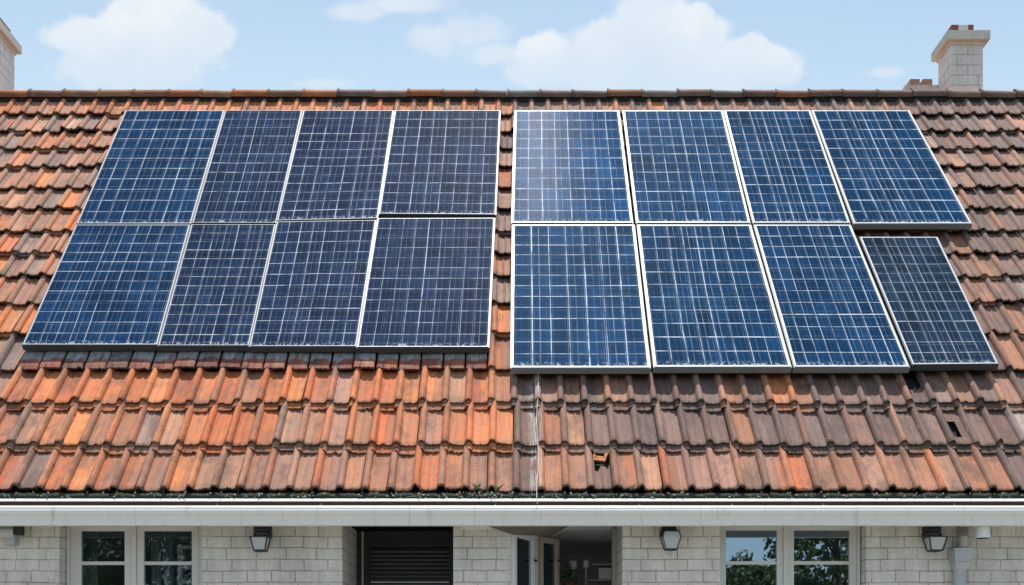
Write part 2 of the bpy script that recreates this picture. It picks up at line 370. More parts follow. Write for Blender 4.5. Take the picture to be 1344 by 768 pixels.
def glass_mat(name='window_glass', base=0.24):
    m, t, p = new_mat(name); t.n.remove(p)
    g = t.node('ShaderNodeBsdfGlossy'); g.inputs['Roughness'].default_value = 0.004; g.inputs['Color'].default_value = (0.74, 0.86, 1, 1)
    tr = t.node('ShaderNodeBsdfTransparent'); tr.inputs['Color'].default_value = (0.80, 0.86, 0.86, 1)
    co = t.node('ShaderNodeTexCoord').outputs['Object']
    t.put(g.inputs['Normal'], t.bump(t.noise(co, 1.4, 2), 0.04, 0.02))
    lw = t.node('ShaderNodeFresnel'); lw.inputs['IOR'].default_value = 1.5
    f = t.math('MULTIPLY_ADD', lw.outputs[0], 1.6, base, clamp=True)
    mx = t.node('ShaderNodeMixShader'); t.put(mx.inputs[0], f); t.l.new(tr.outputs[0], mx.inputs[1]); t.l.new(g.outputs[0], mx.inputs[2])
    t.l.new(mx.outputs[0], m.node_tree.nodes['Material Output'].inputs[0]); return m
M_GLASS = glass_mat(); M_GLASS2 = glass_mat('clear_window_glass', 0.0)
def ground_mat():
    m, t, p = new_mat('lawn'); co = t.node('ShaderNodeTexCoord').outputs['Object']
    n = t.noise(co, 1.2, 6, 0.6); n2 = t.noise(co, 40, 4, 0.7)
    c = t.mix(t.ramp(n, 0.35, 0.65), (0.05, 0.075, 0.025, 1), (0.09, 0.10, 0.045, 1)); k = t.ramp(n2, 0.3, 0.7, 0.6, 1.2)
    t.put(p.inputs['Base Color'], t.mix(1.0, c, t.comb(k, k, k), 'MULTIPLY')); p.inputs['Roughness'].default_value = 0.95
    t.put(p.inputs['Normal'], t.bump(n2, 0.7, 0.03)); return m
M_LAWN = ground_mat(); M_PAVE = simple('concrete_paving', (0.30, 0.285, 0.265, 1), 0.85, 0.2, 8)

# ------------------------------------------------------------------ ground
g = MB(); g.poly([(-400,-400,0),(400,-400,0),(400,400,0),(-400,400,0)]); tag(g.build('ground', M_LAWN, origin=Vector((0,0,0))), kind='structure')
g = MB(); g.box(-12, 12, 3.0, DW-0.02, -0.05, 0.06); tag(g.build('paved_path', M_PAVE), kind='structure')

# ------------------------------------------------------------------ house
house = thing('house', (0, DW, 0), 'long white painted brick house under a worn orange and brown tiled roof', 'house')

# --- roof tiles
EDGE_Y = [643, 584, 529, 485, 437, 397, 362, 332, 303, 273, 246, 218, 194, 171.5, 149.5]
S_EDGE = [run_of(y)/CP for y in EDGE_Y] + [SR+0.045]
TW = 0.231; NT_ = 90
ROLL_W = 0.32
def profile(f, ribs, hgt=0.052):
    """tile section: half-round roll on the left, shallow pan with faint ribs; f in 0..1"""
    if f <= ROLL_W:
        a = f/ROLL_W
        return hgt*(max(0.0, 1-abs(2*a-1)**2.2))**0.6
    a = (f-ROLL_W)/(1-ROLL_W)
    return 0.010*(abs(2*a-1)**3) + ribs*0.007*max(0.0, math.cos(a*math.pi*4))**3
FS = [0, .012, .04, .09, .16, .23, .28, .308, .32, .37, .42, .48, .54, .60, .66, .72, .78, .84, .90, .96, 1.0]
def srgb(*c): return Vector(lin(*c)[:3])
ORANGE = [srgb(204,112,58), srgb(212,126,66), srgb(192,98,50), srgb(200,120,72), srgb(184,104,62)]
BROWN = [srgb(136,104,94), srgb(150,116,104), srgb(126,100,92), srgb(144,106,90), srgb(134,110,104), srgb(156,122,106)]
MIDC = [srgb(172,114,82), srgb(160,106,80), srgb(180,128,98), srgb(166,120,102)]
PALE = [srgb(172,146,134), srgb(150,136,130), srgb(184,150,130)]
def tile_colour(x, s, ci, pxx, rng):
    left = pxx < 664
    if left:
        p = (0.55, 0.28, 0.15, 0.02) if ci <= 2 else (0.34, 0.31, 0.30, 0.05)
        if ci == 0: p = (0.34, 0.36, 0.28, 0.02)
        if ci in (1, 2) : p = (0.74, 0.18, 0.08, 0.0)
        if ci == 1 and mnoise.noise((x*0.9, 3.3, 0)) > 0.12: p = (0.15, 0.45, 0.4, 0.0)
        if ci >= 14: p = (0.6, 0.25, 0.12, 0.03)
    else:
        p = (0.08, 0.26, 0.50, 0.16)
        if ci == 0: p = (0.20, 0.38, 0.40, 0.02)
        if ci <= 2 and ci > 0: p = (0.08, 0.22, 0.60, 0.10)
        if 3 <= ci <= 8: p = (0.13, 0.28, 0.48, 0.11)
    v = rng.random()*0.65 + 0.35*(0.5+0.9*mnoise.noise((x*0.8, s*0.9, 1.7)))
    v = min(max(v, 0), 0.999); pool = BROWN
    acc = 0
    for q, pl in zip(p, (ORANGE, MIDC, BROWN, PALE)):
        acc += q
        if v < acc: pool = pl; break
    c = rng.choice(pool).copy()
    g_ = sum(c)/3; c = c.lerp(Vector((g_, g_, g_)), 0.06)
    if pool is BROWN and not left: c = Vector((c.x*0.74, c.y*0.66, c.z*0.64)).lerp(Vector((g_, g_, g_))*0.62, 0.18)
    return c*rng.uniform(0.88, 1.30)
HOLES = {}        # (course, column) -> set of missing cells
tiles = MB()
def col_at(px, py):
    p = on_roof(px, py); return int((p.x+HW)//TW)
hole_main = (0, col_at(787, 607)); hole_small = (1, col_at(1247, 553)); hole_top = (2, col_at(1192, 503))
ROWS = [0.0, 0.08, 0.16, 0.20, 0.26, 0.38, 0.50, 0.60, 0.72, 0.86, 1.0]
for ci in range(len(S_EDGE)-1):
    s0, s1 = S_EDGE[ci], S_EDGE[ci+1] + (0.05 if ci < len(S_EDGE)-2 else 0)
    L = s1-s0
    wave_ph = random.uniform(0, 50)
    for k in range(NT_):
        rng = random.Random(ci*1000+k*7+3)
        x0 = -HW + k*TW + rng.uniform(-0.006, 0.006) + 0.03*mnoise.noise((ci*5.1, 0.3, 0))
        pm = plane_pt(x0+TW*0.6, s0+L*0.4); pxx = CX + pm.x/pm.y*F
        flat = (ci == 3 and 44 < pxx < 640)
        ds = rng.uniform(-0.014, 0.014) + 0.025*mnoise.noise((k*0.35, ci*2.3, wave_ph))
        lift = rng.uniform(-0.003, 0.012); yaw = rng.uniform(-0.012, 0.012); roll = rng.uniform(-0.006, 0.006)
        if rng.random() < 0.06: lift += 0.014; yaw *= 2.5
        ribs = 1.0 if rng.random() < 0.7 else 0.25
        c_pan = tile_colour(x0, s0, ci, pxx, rng)
        c_roll = c_pan.lerp(tile_colour(x0+3.1, s0+1.3, ci, pxx, rng), 0.65)
        if flat:
            c_pan = srgb(150,84,68)*rng.uniform(0.7, 1.2); c_roll = c_pan
        RH = 0.052 if ci < 4 else 0.036
        c_b = c_pan.lerp(tile_colour(x0-2.2, s0+3.3, ci, pxx, rng), 0.45); cut = rng.choice((0.48, 0.6, 0.72, 2.0))
        thick = 0.026; chip = [rng.uniform(-0.006, 0.006) for _ in FS]
        if rng.random() < 0.22:
            q = rng.randrange(2, len(FS)-4)
            for z in range(3): chip[q+z] += rng.uniform(0.008, 0.026)
        missing = (ci, k) == hole_main; small = (ci, k) == hole_small; top = (ci, k) == hole_top
        grid = []; c0 = len(tiles.v)
        fs = [0.03+0.92*q/(len(FS)-1) for q in range(len(FS))] if flat else FS
        RW = [q/18 for q in range(19)] if (missing or small or top) else ROWS
        for r, a in enumerate(RW):
            row = []
            for j, f in enumerate(fs):
                s = s0 + ds + a*L + (chip[j] if r == 0 else 0)
                h = (-0.042 - (0.016*min(1.0, max(0.0, (f-ROLL_W)*12)) if not flat else 0))*a*(0.25 if ci == len(S_EDGE)-2 else 1.0) + lift*(1-a) + roll*(f-0.5)
                if not flat: h += profile(f, ribs if ci < 4 else ribs*1.7, RH)
                else: h += 0.014 + 0.036*a - (0.010 if j in (0, len(fs)-1) else 0)
                if r == 0: h -= 0.004
                i = tiles.vert(plane_pt(x0 + f*TW + yaw*(a-0.5)*L*0.35, s, h))
                tiles.uv[i] = (x0 + f*TW + k*0.37, s + ci*1.9)
                cc = c_roll if f < ROLL_W else c_pan if f < cut else c_b
                if flat and a > 0.21 + 0.1*mnoise.noise((x0*7+f*2, 0, 0)): cc = srgb(168,166,168)*rng.uniform(0.55, 1.15)
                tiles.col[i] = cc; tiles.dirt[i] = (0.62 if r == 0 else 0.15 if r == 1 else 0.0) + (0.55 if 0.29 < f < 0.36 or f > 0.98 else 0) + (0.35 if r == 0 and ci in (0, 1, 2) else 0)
                row.append(i)
            grid.append(row)
        for r in range(len(RW)-1):
            for j in range(len(fs)-1):
                jag = 0.14*mnoise.noise((fs[j]*3.2, ci*3.1, 0.4)) + 0.10*abs(fs[j]-0.62)
                if missing and fs[j] >= 0.33 and fs[j] < 0.99 and RW[r] >= 0.43+jag: continue
                if small and 0.36 < fs[j] < 0.72 and 0.14 < RW[r] < 0.52: continue
                if top and fs[j] > 0.36 and fs[j] < 0.95 and RW[r] >= 0.34+1.2*abs(jag): continue
                tiles.face((grid[r][j], grid[r][j+1], grid[r+1][j+1], grid[r+1][j]))
        # nose (front lip) and the tile's edges
        low = []
        for j, f in enumerate(fs):
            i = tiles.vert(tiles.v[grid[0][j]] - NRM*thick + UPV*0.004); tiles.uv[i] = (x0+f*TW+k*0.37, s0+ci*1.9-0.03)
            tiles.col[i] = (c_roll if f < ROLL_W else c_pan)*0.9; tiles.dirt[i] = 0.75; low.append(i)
        for j in range(len(fs)-1): tiles.face((low[j], low[j+1], grid[0][j+1], grid[0][j]))
        for e in (0, len(fs)-1):
            dn = [tiles.vert(tiles.v[grid[r][e]] - NRM*thick) for r in range(len(RW))]
            for i, r in zip(dn, range(len(RW))):
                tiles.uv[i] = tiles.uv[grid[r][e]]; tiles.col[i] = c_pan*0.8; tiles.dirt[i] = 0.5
            for r in range(len(RW)-1): tiles.face((grid[r][e], grid[r+1][e], dn[r+1], dn[r]))
        # second, lower nose where a doubled course shows its under-tile
        if ci in (1, 2) or (ci > 3 and rng.random() < 0.18):
            dd = (0.085 if ci in (1, 2) else 0.04) + rng.uniform(-0.012, 0.012)
            rr = []
            for (back, hh) in ((0.10, -0.016), (-dd, -0.026), (-dd+0.004, -0.052)):
                row = []
                for j, f in enumerate(fs):
                    i = tiles.vert(plane_pt(x0+f*TW+rng.uniform(-.002, .002), s0+ds+back+(chip[-1-j] if back < 0 else 0), hh+lift*0.5+(0.9*profile(f, 0, RH) if not flat else 0)))
                    tiles.uv[i] = (x0+f*TW+k*0.37+5, s0+back+ci*1.9); tiles.col[i] = c_pan.lerp(c_roll, 0.5)*0.92
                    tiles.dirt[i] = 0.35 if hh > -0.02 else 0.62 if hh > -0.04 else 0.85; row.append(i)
                rr.append(row)
            for r in range(2):
                for j in range(len(fs)-1): tiles.face((rr[r+1][j], rr[r+1][j+1], rr[r][j+1], rr[r][j]))
roof = tiles.build('roof', M_TILE, house, smooth=False)
roof.data.polygons.foreach_set('use_smooth', [False]*len(roof.data.polygons))
# deck under the tiles, back slope
dk = MB()
a0, a1 = plane_pt(-HW, 0.02, -0.075), plane_pt(HW, 0.02, -0.075); b0, b1 = plane_pt(-HW, SR, -0.075), plane_pt(HW, SR, -0.075)
th = NRM*0.05
dk.hexa([a0-th, a1-th, b1-th, b0-th], [a0, a1, b1, b0])
dk.build('roof_deck', M_UNDER, house)
bk = MB()
q0 = Vector((-HW, RY+0.005, RZ-0.03)); q1 = Vector((HW, RY+0.005, RZ-0.03)); e0 = Vector((-HW, 2*RY-D, ZE-0.03)); e1 = Vector((HW, 2*RY-D, ZE-0.03))
nb = Vector((0, SP, CP))*0.06
NB = 34
for k in range(NB):                     # stepped courses on the far side
    A0 = e0.lerp(q0, k/NB); A1 = e1.lerp(q1, k/NB); B0 = e0.lerp(q0, (k+1)/NB); B1 = e1.lerp(q1, (k+1)/NB)
    bk.poly([A1, A0, B0-nb*0.5, B1-nb*0.5]); bk.poly([A0, A1, A1-nb*0.5, A0-nb*0.5])
bk.build('back_roof_slope', M_TERRA, house)

# --- broken bits showing in the hole
pm = on_roof(787, 605, -0.04)
sh = MB()
for (dx, ds_, w_, l_, rot) in ((0.005, 0.02, 0.062, 0.032, -0.10), (-0.05, 0.05, 0.02, 0.035, 0.5), (0.06, 0.06, 0.014, 0.04, -0.4)):
    c = pm + Vector((dx, 0, 0)) + UPV*ds_; ax = (Vector((1,0,0))*math.cos(rot)+UPV*math.sin(rot)); ay = UPV*math.cos(rot)-Vector((1,0,0))*math.sin(rot)
    b = [c-ax*w_-ay*l_, c+ax*w_*0.8-ay*l_*1.3, c+ax*w_+ay*l_*0.7, c-ax*w_*0.9+ay*l_]
    sh.hexa(b, [p+NRM*0.02 for p in b])
sh.build('broken_tile', simple('fresh_clay_break', (0.48, 0.17, 0.055, 1), 0.85, 0.4, 60), house)

# --- ridge capping
rd = MB()
RR = 0.105; x = -HW; k = 0
while x < HW:
    ln = 0.47 + random.uniform(-0.03, 0.03); x2 = min(x+ln, HW)
    cc = RIDGE + Vector((0, -0.03, -0.030 + random.uniform(-0.006, 0.006)))
    pxx = CX + x/RY*F
    rng = random.Random(k+900)
    col = (rng.choice(ORANGE+MIDC) if rng.random() < 0.8 else rng.choice(BROWN))*0.8 if pxx < 664 else (rng.choice(BROWN+PALE[1:2]) if rng.random() < 0.85 else rng.choice(MIDC))*0.72
    tilt = random.uniform(-0.01, 0.01)
    secs = [(x, RR*1.09), (x+0.035, RR*1.09), (x+0.040, RR), (x2-0.004, RR*0.95)]
    prev = None
    for (xx, rad) in secs:
        ring = []
        for q in range(13):
            a = math.pi*(-0.11+1.22*q/12)
            i = rd.vert(cc + Vector((xx, -math.cos(a)*rad, math.sin(a)*rad*0.95 + tilt*(xx-x)/ln)))
            rd.uv[i] = (xx*0.13+k*2.7, a*0.2+xx); rd.col[i] = col*(0.8 if rad > RR*1.1 else 1); rd.dirt[i] = 0.5 if q in (0, 12) else 0.25 if rad > RR*1.1 else 0.05
            ring.append(i)
        if prev:
            for q in range(12): rd.face((prev[q], ring[q], ring[q+1], prev[q+1]))
        else:
            rd.face(ring)
        prev = ring
    # clip on the joint
    i0 = len(rd.v); rd.box(x+0.002, x+0.022, cc.y-0.012, cc.y+0.012, cc.z+RR*1.0, cc.z+RR*1.04+0.012)
    for i in range(i0, len(rd.v)): rd.col[i] = col*0.35; rd.uv[i] = (rd.v[i].x, rd.v[i].z)
    x = x2; k += 1
rd.build('ridge_capping', M_TILE, house, smooth=False)
mo = MB(); mo.box(-HW, HW, RY-0.105, RY+0.085, RZ-0.16, RZ-0.03); mo.build('ridge_mortar', M_UNDER, house)

# --- eaves: moss ledge, bright drip edge, brown board, white box gutter
zb = lambda y: wz(y, D-0.07)
ms = MB(); N = 900; prev = None
for i in range(N+1):
    x = -HW + 2*HW*i/N; n = mnoise.noise((x*9, 0, 0))+0.6*mnoise.noise((x*31, 4, 0)); n2 = mnoise.noise((x*15, 9, 2))
    y0 = D-0.035+0.018*n2; row = [ms.vert(p) for p in ((x, D-0.045, zb(656)), (x, y0-0.006, zb(650)+0.010*n), (x, y0+0.012, zb(646.5)+0.014*n), (x, D+0.05, zb(645)+0.006*n), (x, D+0.16, zb(648)), (x, D+0.16, zb(656)))]
    if prev:
        for q in range(5): ms.face((prev[q], row[q], row[q+1], prev[q+1]))
    prev = row
moss = ms.build('eaves_moss', M_MOSS, house)
bits = MB(); rg = random.Random(5)
for i in range(420):
    x = rg.uniform(-5.5, 5.5) if i > 90 else rg.gauss(-0.25, 0.5); y = D-0.055+rg.uniform(-0.012, 0.004); z = zb(rg.uniform(645.5, 654.5)); r = rg.uniform(0.003, 0.011)
    a = Vector((rg.gauss(0,1), rg.gauss(0,1), rg.gauss(0,1))).normalized(); b = a.orthogonal().normalized()
    bits.hexa([Vector((x,y,z))+v for v in (-a*r-b*r*0.6, a*r-b*r*0.6, a*r+b*r*0.6, -a*r+b*r*0.6)], [Vector((x,y,z))+v*0.7+a.cross(b)*r*0.5 for v in (-a*r-b*r*0.6, a*r-b*r*0.6, a*r+b*r*0.6, -a*r+b*r*0.6)])
o = bits.build('eaves_grit', simple('pale_grit', (0.36, 0.34, 0.29, 1), 0.9, 0.5, 30), house); tag(o, kind='stuff')
de = MB(); zc = zb(656.8)
prof = [(D-0.02, zb(658.6)), (D-0.092, zb(658.6)), (D-0.094, zb(658.0)), (D-0.074, zb(655.0)), (D-0.068, zb(654.6)), (D-0.02, zb(655.0))]
segs = [-HW, -4.1, -0.6, 2.9, 6.4, HW]
for a, b in zip(segs, segs[1:]): de.extrude_x(prof[::-1], a+0.001, b-0.001)
de.build('drip_edge', M_BEAD, house)
fb = MB(); fb.box(-HW, HW, D-0.045, D+0.005, zb(668), zb(657.5)); fb.build('fascia_board', M_BROWN, house)
gt = MB()
zg = lambda y: wz(y, D-0.10)
def arc(cy, cz, r, a0, a1, n=6): return [(cy-r*math.cos(R(a0+(a1-a0)*q/n)), cz+r*math.sin(R(a0+(a1-a0)*q/n))) for q in range(n+1)]
prof = [(D-0.052, zg(690)), (D-0.118, zg(690)), (D-0.122, zg(688.8)), (D-0.122, zg(676.6)), (D-0.136, zg(675.8)), (D-0.143, zg(674.8)), (D-0.145, zg(673.2)), (D-0.142, zg(670.8))]
prof += [(D-0.130, zg(667.4)), (D-0.130, zg(666.6)), (D-0.112, zg(664.0)), (D-0.104, zg(664.2)), (D-0.100, zg(668.5)), (D-0.052, zg(668.5))]
gsegs = [-HW, -6.2, -3.42, -0.93, 1.71, 4.1, 7.4, HW]
for a, b in zip(gsegs, gsegs[1:]): gt.extrude_x(prof, a+0.0012, b-0.0012)
gut = gt.build('gutter', M_WHITE, house)
for px in (283, 420, 650, 840, 962, 1082, 1255):
    ck = MB(); bx_ = wx(px, D-0.1); ck.box(bx_-0.007, bx_+0.007, D-0.103, D-0.047, zg(666), zg(663.4)); ck.box(bx_-0.005, bx_+0.005, D-0.052, D-0.046, zg(663.4)+.001, zg(660))
    ck.build('gutter_bracket', M_BEAD, house)
sf = MB(); sf.box(-HW, HW, D-0.05, DW+0.05, zg(690)+0.10, zg(690)+0.12); sf.build('soffit', M_SOFFIT, house)
ZT = zg(690)+0.10

# --- brick walls
wl = MB()
X = lambda px: wx(px, DW)
WB = DW+0.30
SILL = 1.0
def wall(px0, px1, y1=WB, z0=0.0, z1=ZT, y0=DW):
    a = -HW+0.15 if px0 is None else X(px0); b = HW-0.15 if px1 is None else X(px1); wl.box(a, b, y0, y1, z0, z1)
wall(None, 78); wall(78, 265, z1=SILL, y0=DW+0.002); wall(265, 449, y1=DW+1.1); wall(595, 670, y1=DW+0.85)
wall(817, 945, y1=DW+0.85); wall(945, 1137, z1=SILL, y0=DW+0.002); wall(1137, None)
wl.build('wall', M_BRICK, house)
gb = MB()
BY = 2*RY-DW
for sx in (-1, 1):
    xa, xb = sorted((sx*(HW-0.45), sx*(HW-0.16)))
    zt = ZT
    pts = [(DW+0.301, 0.0), (BY, 0.0), (BY, zt), (RY, RZ-0.25), (DW+0.301, zt)]
    gb.extrude_x(pts, xa, xb)
gb.box(-HW+0.45, HW-0.45, BY-0.3, BY, 0, ZT)
gb.build('end_wall', M_BRICK, house)

# --- rooms behind the openings (ceiling, floor, back and side walls)
def room(px0, px1, y0, y1, z0, z1, mat, pad=0.5, name='room_lining'):
    m = MB(); a, b = X(px0)-pad, X(px1)+pad; t = 0.05
    m.box(a, b, y1, y1+t, z0, z1); m.box(a, a+t, y0, y1-0.002, z0, z1); m.box(b-t, b, y0, y1-0.002, z0, z1)
    m.box(a+t+.002, b-t-.002, y0, y1-0.002, z1-t, z1); m.box(a+t+.002, b-t-.002, y0, y1-0.002, z0, z0+t)
    return m.build(name, mat, house)
room(78, 265, WB+0.01, DW+3.2, 0.05, ZT+0.05, M_ROOM)
room(945, 1137, WB+0.01, DW+3.2, 0.05, ZT+0.05, M_ROOM, 0.3)
room(670, 817, DW+0.86, DW+3.6, 0.05, ZT+0.05, M_ROOM, 0.3)

# --- windows
def window(px_out, panes, y_glass_top, bar, left_reveal, name='window'):
    yd = DW+0.20; W_ = lambda px: wx(px, yd); Z_ = lambda py: wz(py, yd)
    x0, x1 = W_(px_out[0]), W_(px_out[1]); zt = ZT-0.002; z0 = SILL+0.003
    fr = MB(); t = 0.028
    fr.box(x0, x0+t, yd-0.05, yd+0.05, z0, zt); fr.box(x1-t, x1, yd-0.05, yd+0.05, z0, zt)
    fr.box(x0+t+.001, x1-t-.001, yd-0.05, yd+0.05, Z_(692), zt); fr.box(x0+t+.001, x1-t-.001, yd-0.05, yd+0.05, z0, z0+0.05)
    mx = (W_(panes[0][1])+W_(panes[1][0]))/2
    fr.box(mx-0.022, mx+0.022, yd-0.05, yd+0.05, z0+.051, Z_(692)-.001)
    win = fr.build('window', M_FRAME, house)
    for n, (a, b) in enumerate(panes):
        xa, xb = W_(a), W_(b); zt2 = Z_(y_glass_top); zb2 = z0+0.13
        oa = x0+t+.002 if n == 0 else mx+0.024; ob = mx-0.024 if n == 0 else x1-t-.002
        cs = MB(); ya, yb = yd-0.030, yd+0.03
        cs.box(oa, xa, ya, yb, z0+.052, Z_(692)-.002); cs.box(xb, ob, ya, yb, z0+.052, Z_(692)-.002)
        cs.box(xa+.0005, xb-.0005, ya, yb, zt2, Z_(692)-.002); cs.box(xa+.0005, xb-.0005, ya, yb, z0+.052, zb2)
        # chamfered beads round the glass
        cs.box(xa+.0005, xb-.0005, yd-0.018, yd+0.018, Z_(bar+2.2), Z_(bar-2.2))
        cs.build('casement', M_FRAME, win)
        for (za, zb_) in ((Z_(bar-2.2)+.0005, zt2), (zb2, Z_(bar+2.2)-.0005)):
            pn = MB(); pn.box(xa+.001, xb-.001, yd-0.003, yd+0.003, za, zb_); pn.build('pane', M_GLASS2 if left_reveal else M_GLASS, win)
    si = MB(); si.box(x0-0.03, x1+0.03, DW-0.06, DW+0.149, SILL-0.06, SILL+0.001); si.build('sill', M_FRAME, win)
    # timber lining to close the reveal beside the frame
    ln = MB()
    if left_reveal: ln.box(x1, X(265)-0.002, yd-0.045, yd+0.04, z0, zt)
    else: ln.box(X(945)+0.002, x0, yd-0.045, yd+0.04, z0, zt)
    ln.build('lining', M_FRAME, win)
    return win
window((90, 262), ((108, 165), (190, 253)), 697.5, 739.5, True)
window((942, 1127), ((952, 1019), (1041, 1114)), 696.5, 739, False)

# --- recessed dark shutter door
yd = DW+1.06; W_ = lambda px: wx(px, yd); Z_ = lambda py: wz(py, yd)
xa, xb = W_(470), X(595)+0.0
dr = MB(); dr.box(xa, W_(486), yd-0.06, yd+0.02, 0.02, ZT-.003); dr.box(W_(590), xb+0.2, yd-0.06, yd+0.02, 0.02, ZT-.003); dr.box(W_(486)+.001, W_(590)-.001, yd-0.07, yd+0.02, Z_(719), ZT-.003)
door = dr.build('door', M_SHUTBOX, house)
sl = MB(); z = 0.05; zt = Z_(719)-0.001; hh = 0.042
while z < zt-0.002:
    z2 = min(z+hh, zt); zm = (z+z2)/2
    prof = [(yd+0.01, z), (yd-0.008, z), (yd-0.013, z+0.006), (yd-0.016, zm), (yd-0.013, z2-0.009), (yd-0.008, z2-0.003), (yd+0.01, z2-0.001)]
    sl.extrude_x(prof[::-1], W_(486)+.001, W_(590)-.001); z = z2+0.0005
sl.build('roller_shutter', M_SHUTTER, door)
gr = MB(); gr.box(W_(476.0), W_(478.2), yd-0.072, yd-0.06, 0.02, ZT-.006); gr.build('guide_rail', M_LEAD, door)
cl2 = MB(); cl2.box(X(449)+.002, X(595)-.002, DW+0.02, DW+1.05, ZT-0.02+.05, ZT+0.06); cl2.build('recess_ceiling', M_SHUTBOX, house)

# --- folding glazed door leaves in the middle opening
def leaf(p, q, top_z, wst, mat, name='door_leaf'):
    """glazed leaf standing on the line p-q (x, y), hinged at p"""
    P = Vector((p[0], p[1], 0)); Q = Vector((q[0], q[1], 0)); ax = (Q-P).normalized(); nn = Vector((-ax.y, ax.x, 0))*0.02; L = (Q-P).length
    def bar(m, a, b, z0, z1, k=1.0):
        A = P+ax*a; B = P+ax*b; v = Vector((0,0,1)); n2 = nn*k
        m.hexa([A-n2+v*z0, B-n2+v*z0, B+n2+v*z0, A+n2+v*z0], [A-n2+v*z1, B-n2+v*z1, B+n2+v*z1, A+n2+v*z1])
    m = MB(); z0 = 0.06
    bar(m, 0, wst, z0, top_z); bar(m, L-wst, L, z0, top_z); bar(m, wst+.001, L-wst-.001, top_z-wst*0.9, top_z); bar(m, wst+.001, L-wst-.001, z0, z0+0.2)
    o = m.build(name, mat, house)
    gl = MB(); bar(gl, wst+.002, L-wst-.002, z0+0.201, top_z-wst*0.9-.001, 0.15); gl.build('pane', M_GLASS, o)
    h = MB(); A = P+ax*(L-wst*0.5)-nn*1.2; zz = wz(736, A.y)
    h.tube([A+Vector((0,0,zz)), A-nn*1.6+Vector((0,0,zz))], 0.008, 8); h.tube([A-nn*1.6+Vector((0,0,zz)), A-nn*1.6-ax*0.07+Vector((0,0,zz))], 0.007, 8)
    h.build('handle', M_BLACK, o)
    return o
p1 = (wx(672.5, DW+0.03), DW+0.03); q1y = DW+0.50; p2y = DW+0.56; q2y = DW+0.86
leaf(p1, (wx(700, q1y), q1y), wz(696, DW+0.03), 0.065, M_PVC)
leaf((wx(707, p2y), p2y), (wx(732, q2y), q2y), wz(704.5, p2y), 0.06, M_CASE)
po = MB(); po.box(wx(701.5, q1y), wx(706.5, q1y), q1y-0.02, q1y+0.05, 0.06, wz(703, q1y)); po.build('door_post', M_CASE, house)
# hinged hatch board hanging under the eaves
def ray(px, py, dep): return Vector((wx(px, dep), dep, wz(py, dep)))
hb = MB(); tp = [ray(632, 688, DW-0.20), ray(673, 702, DW-0.02), ray(726, 704, DW+0.75), ray(750, 688, DW+0.25)]
up = Vector((0, 0, 0.03)); hb.hexa(tp, [p+up for p in tp]); hb.build('awning_board', simple('brown_awning_board', (0.16, 0.135, 0.11, 1), 0.75, 0.25, 9), house)
st = MB(); ee = [ray(727, 701, DW+0.7), ray(747, 689.5, DW+0.2)]; st.tube([p-Vector((0,0,0.012)) for p in ee], 0.010, 8); st.build('awning_stay', M_LEAD, house)
# right jamb strip of the middle opening
jb = MB(); jb.box(wx(803, DW+.8), wx(807.5, DW+.8), DW+0.76, DW+0.84, 0.06, ZT-.003); jb.build('door_jamb', M_CASE, house)

# --- downpipe and stub
dp = MB(); yq = DW-0.075
dp.tube([(wx(1259.5, yq), yq, 0.1), (wx(1259.5, yq), yq, wz(742, yq))], 0.055, 14)
for z in (0.9, 1.9): dp.box(wx(1259.5,yq)-0.075, wx(1259.5,yq)+0.075, yq-0.02, DW-.001, z, z+0.03)
dpo = dp.build('downpipe', M_LEAD, house)
hp = MB(); x0, x1 = wx(1250, yq), wx(1272, yq); zt, zm, zl = wz(721, yq), wz(737, yq), wz(748, yq)
hp.box(x0, x1, yq-0.07, DW-0.002, zm, zt); hp.box(x0-0.006, x1+0.006, yq-0.076, DW-0.003, zt-0.02, zt+0.004); hp.box(x0-0.004, x1+0.004, yq-0.074, DW-0.003, zm-0.006, zm+0.008)
xm = wx(1259.5, yq)
hp.hexa([(xm-0.05,yq-0.05,zl),(xm+0.05,yq-0.05,zl),(xm+0.05,yq+0.05,zl),(xm-0.05,yq+0.05,zl)], [(x0+.004,yq-0.066,zm-.007),(x1-.004,yq-0.066,zm-.007),(x1-.004,DW-0.004,zm-.007),(x0+.004,DW-0.004,zm-.007)])
hp.build('hopper', M_LEAD, dpo)
el = MB(); yo = D+0.12
el.tube([(wx(1264, yq), yq-.005, zt-0.02), (wx(1264, yq), yq-.02, zt+0.10), (wx(1268, yo), yo+0.1, ZT-0.05), (wx(1268, yo), yo+.04, ZT+.01)], 0.045, 12); el.build('swan_neck', M_SOFFIT, dpo)
ps = MB(); ys = D+0.02; xs = wx(1290, ys)
ps.tube([(xs, ys, wz(706.5, ys)), (xs, ys, ZT+0.01)], [0.064, 0.060], 20); ps.tube([(xs, ys, wz(706.5, ys)), (xs, ys, wz(703, ys))], 0.068, 20)
ps.build('gutter_outlet', M_PVC, house)

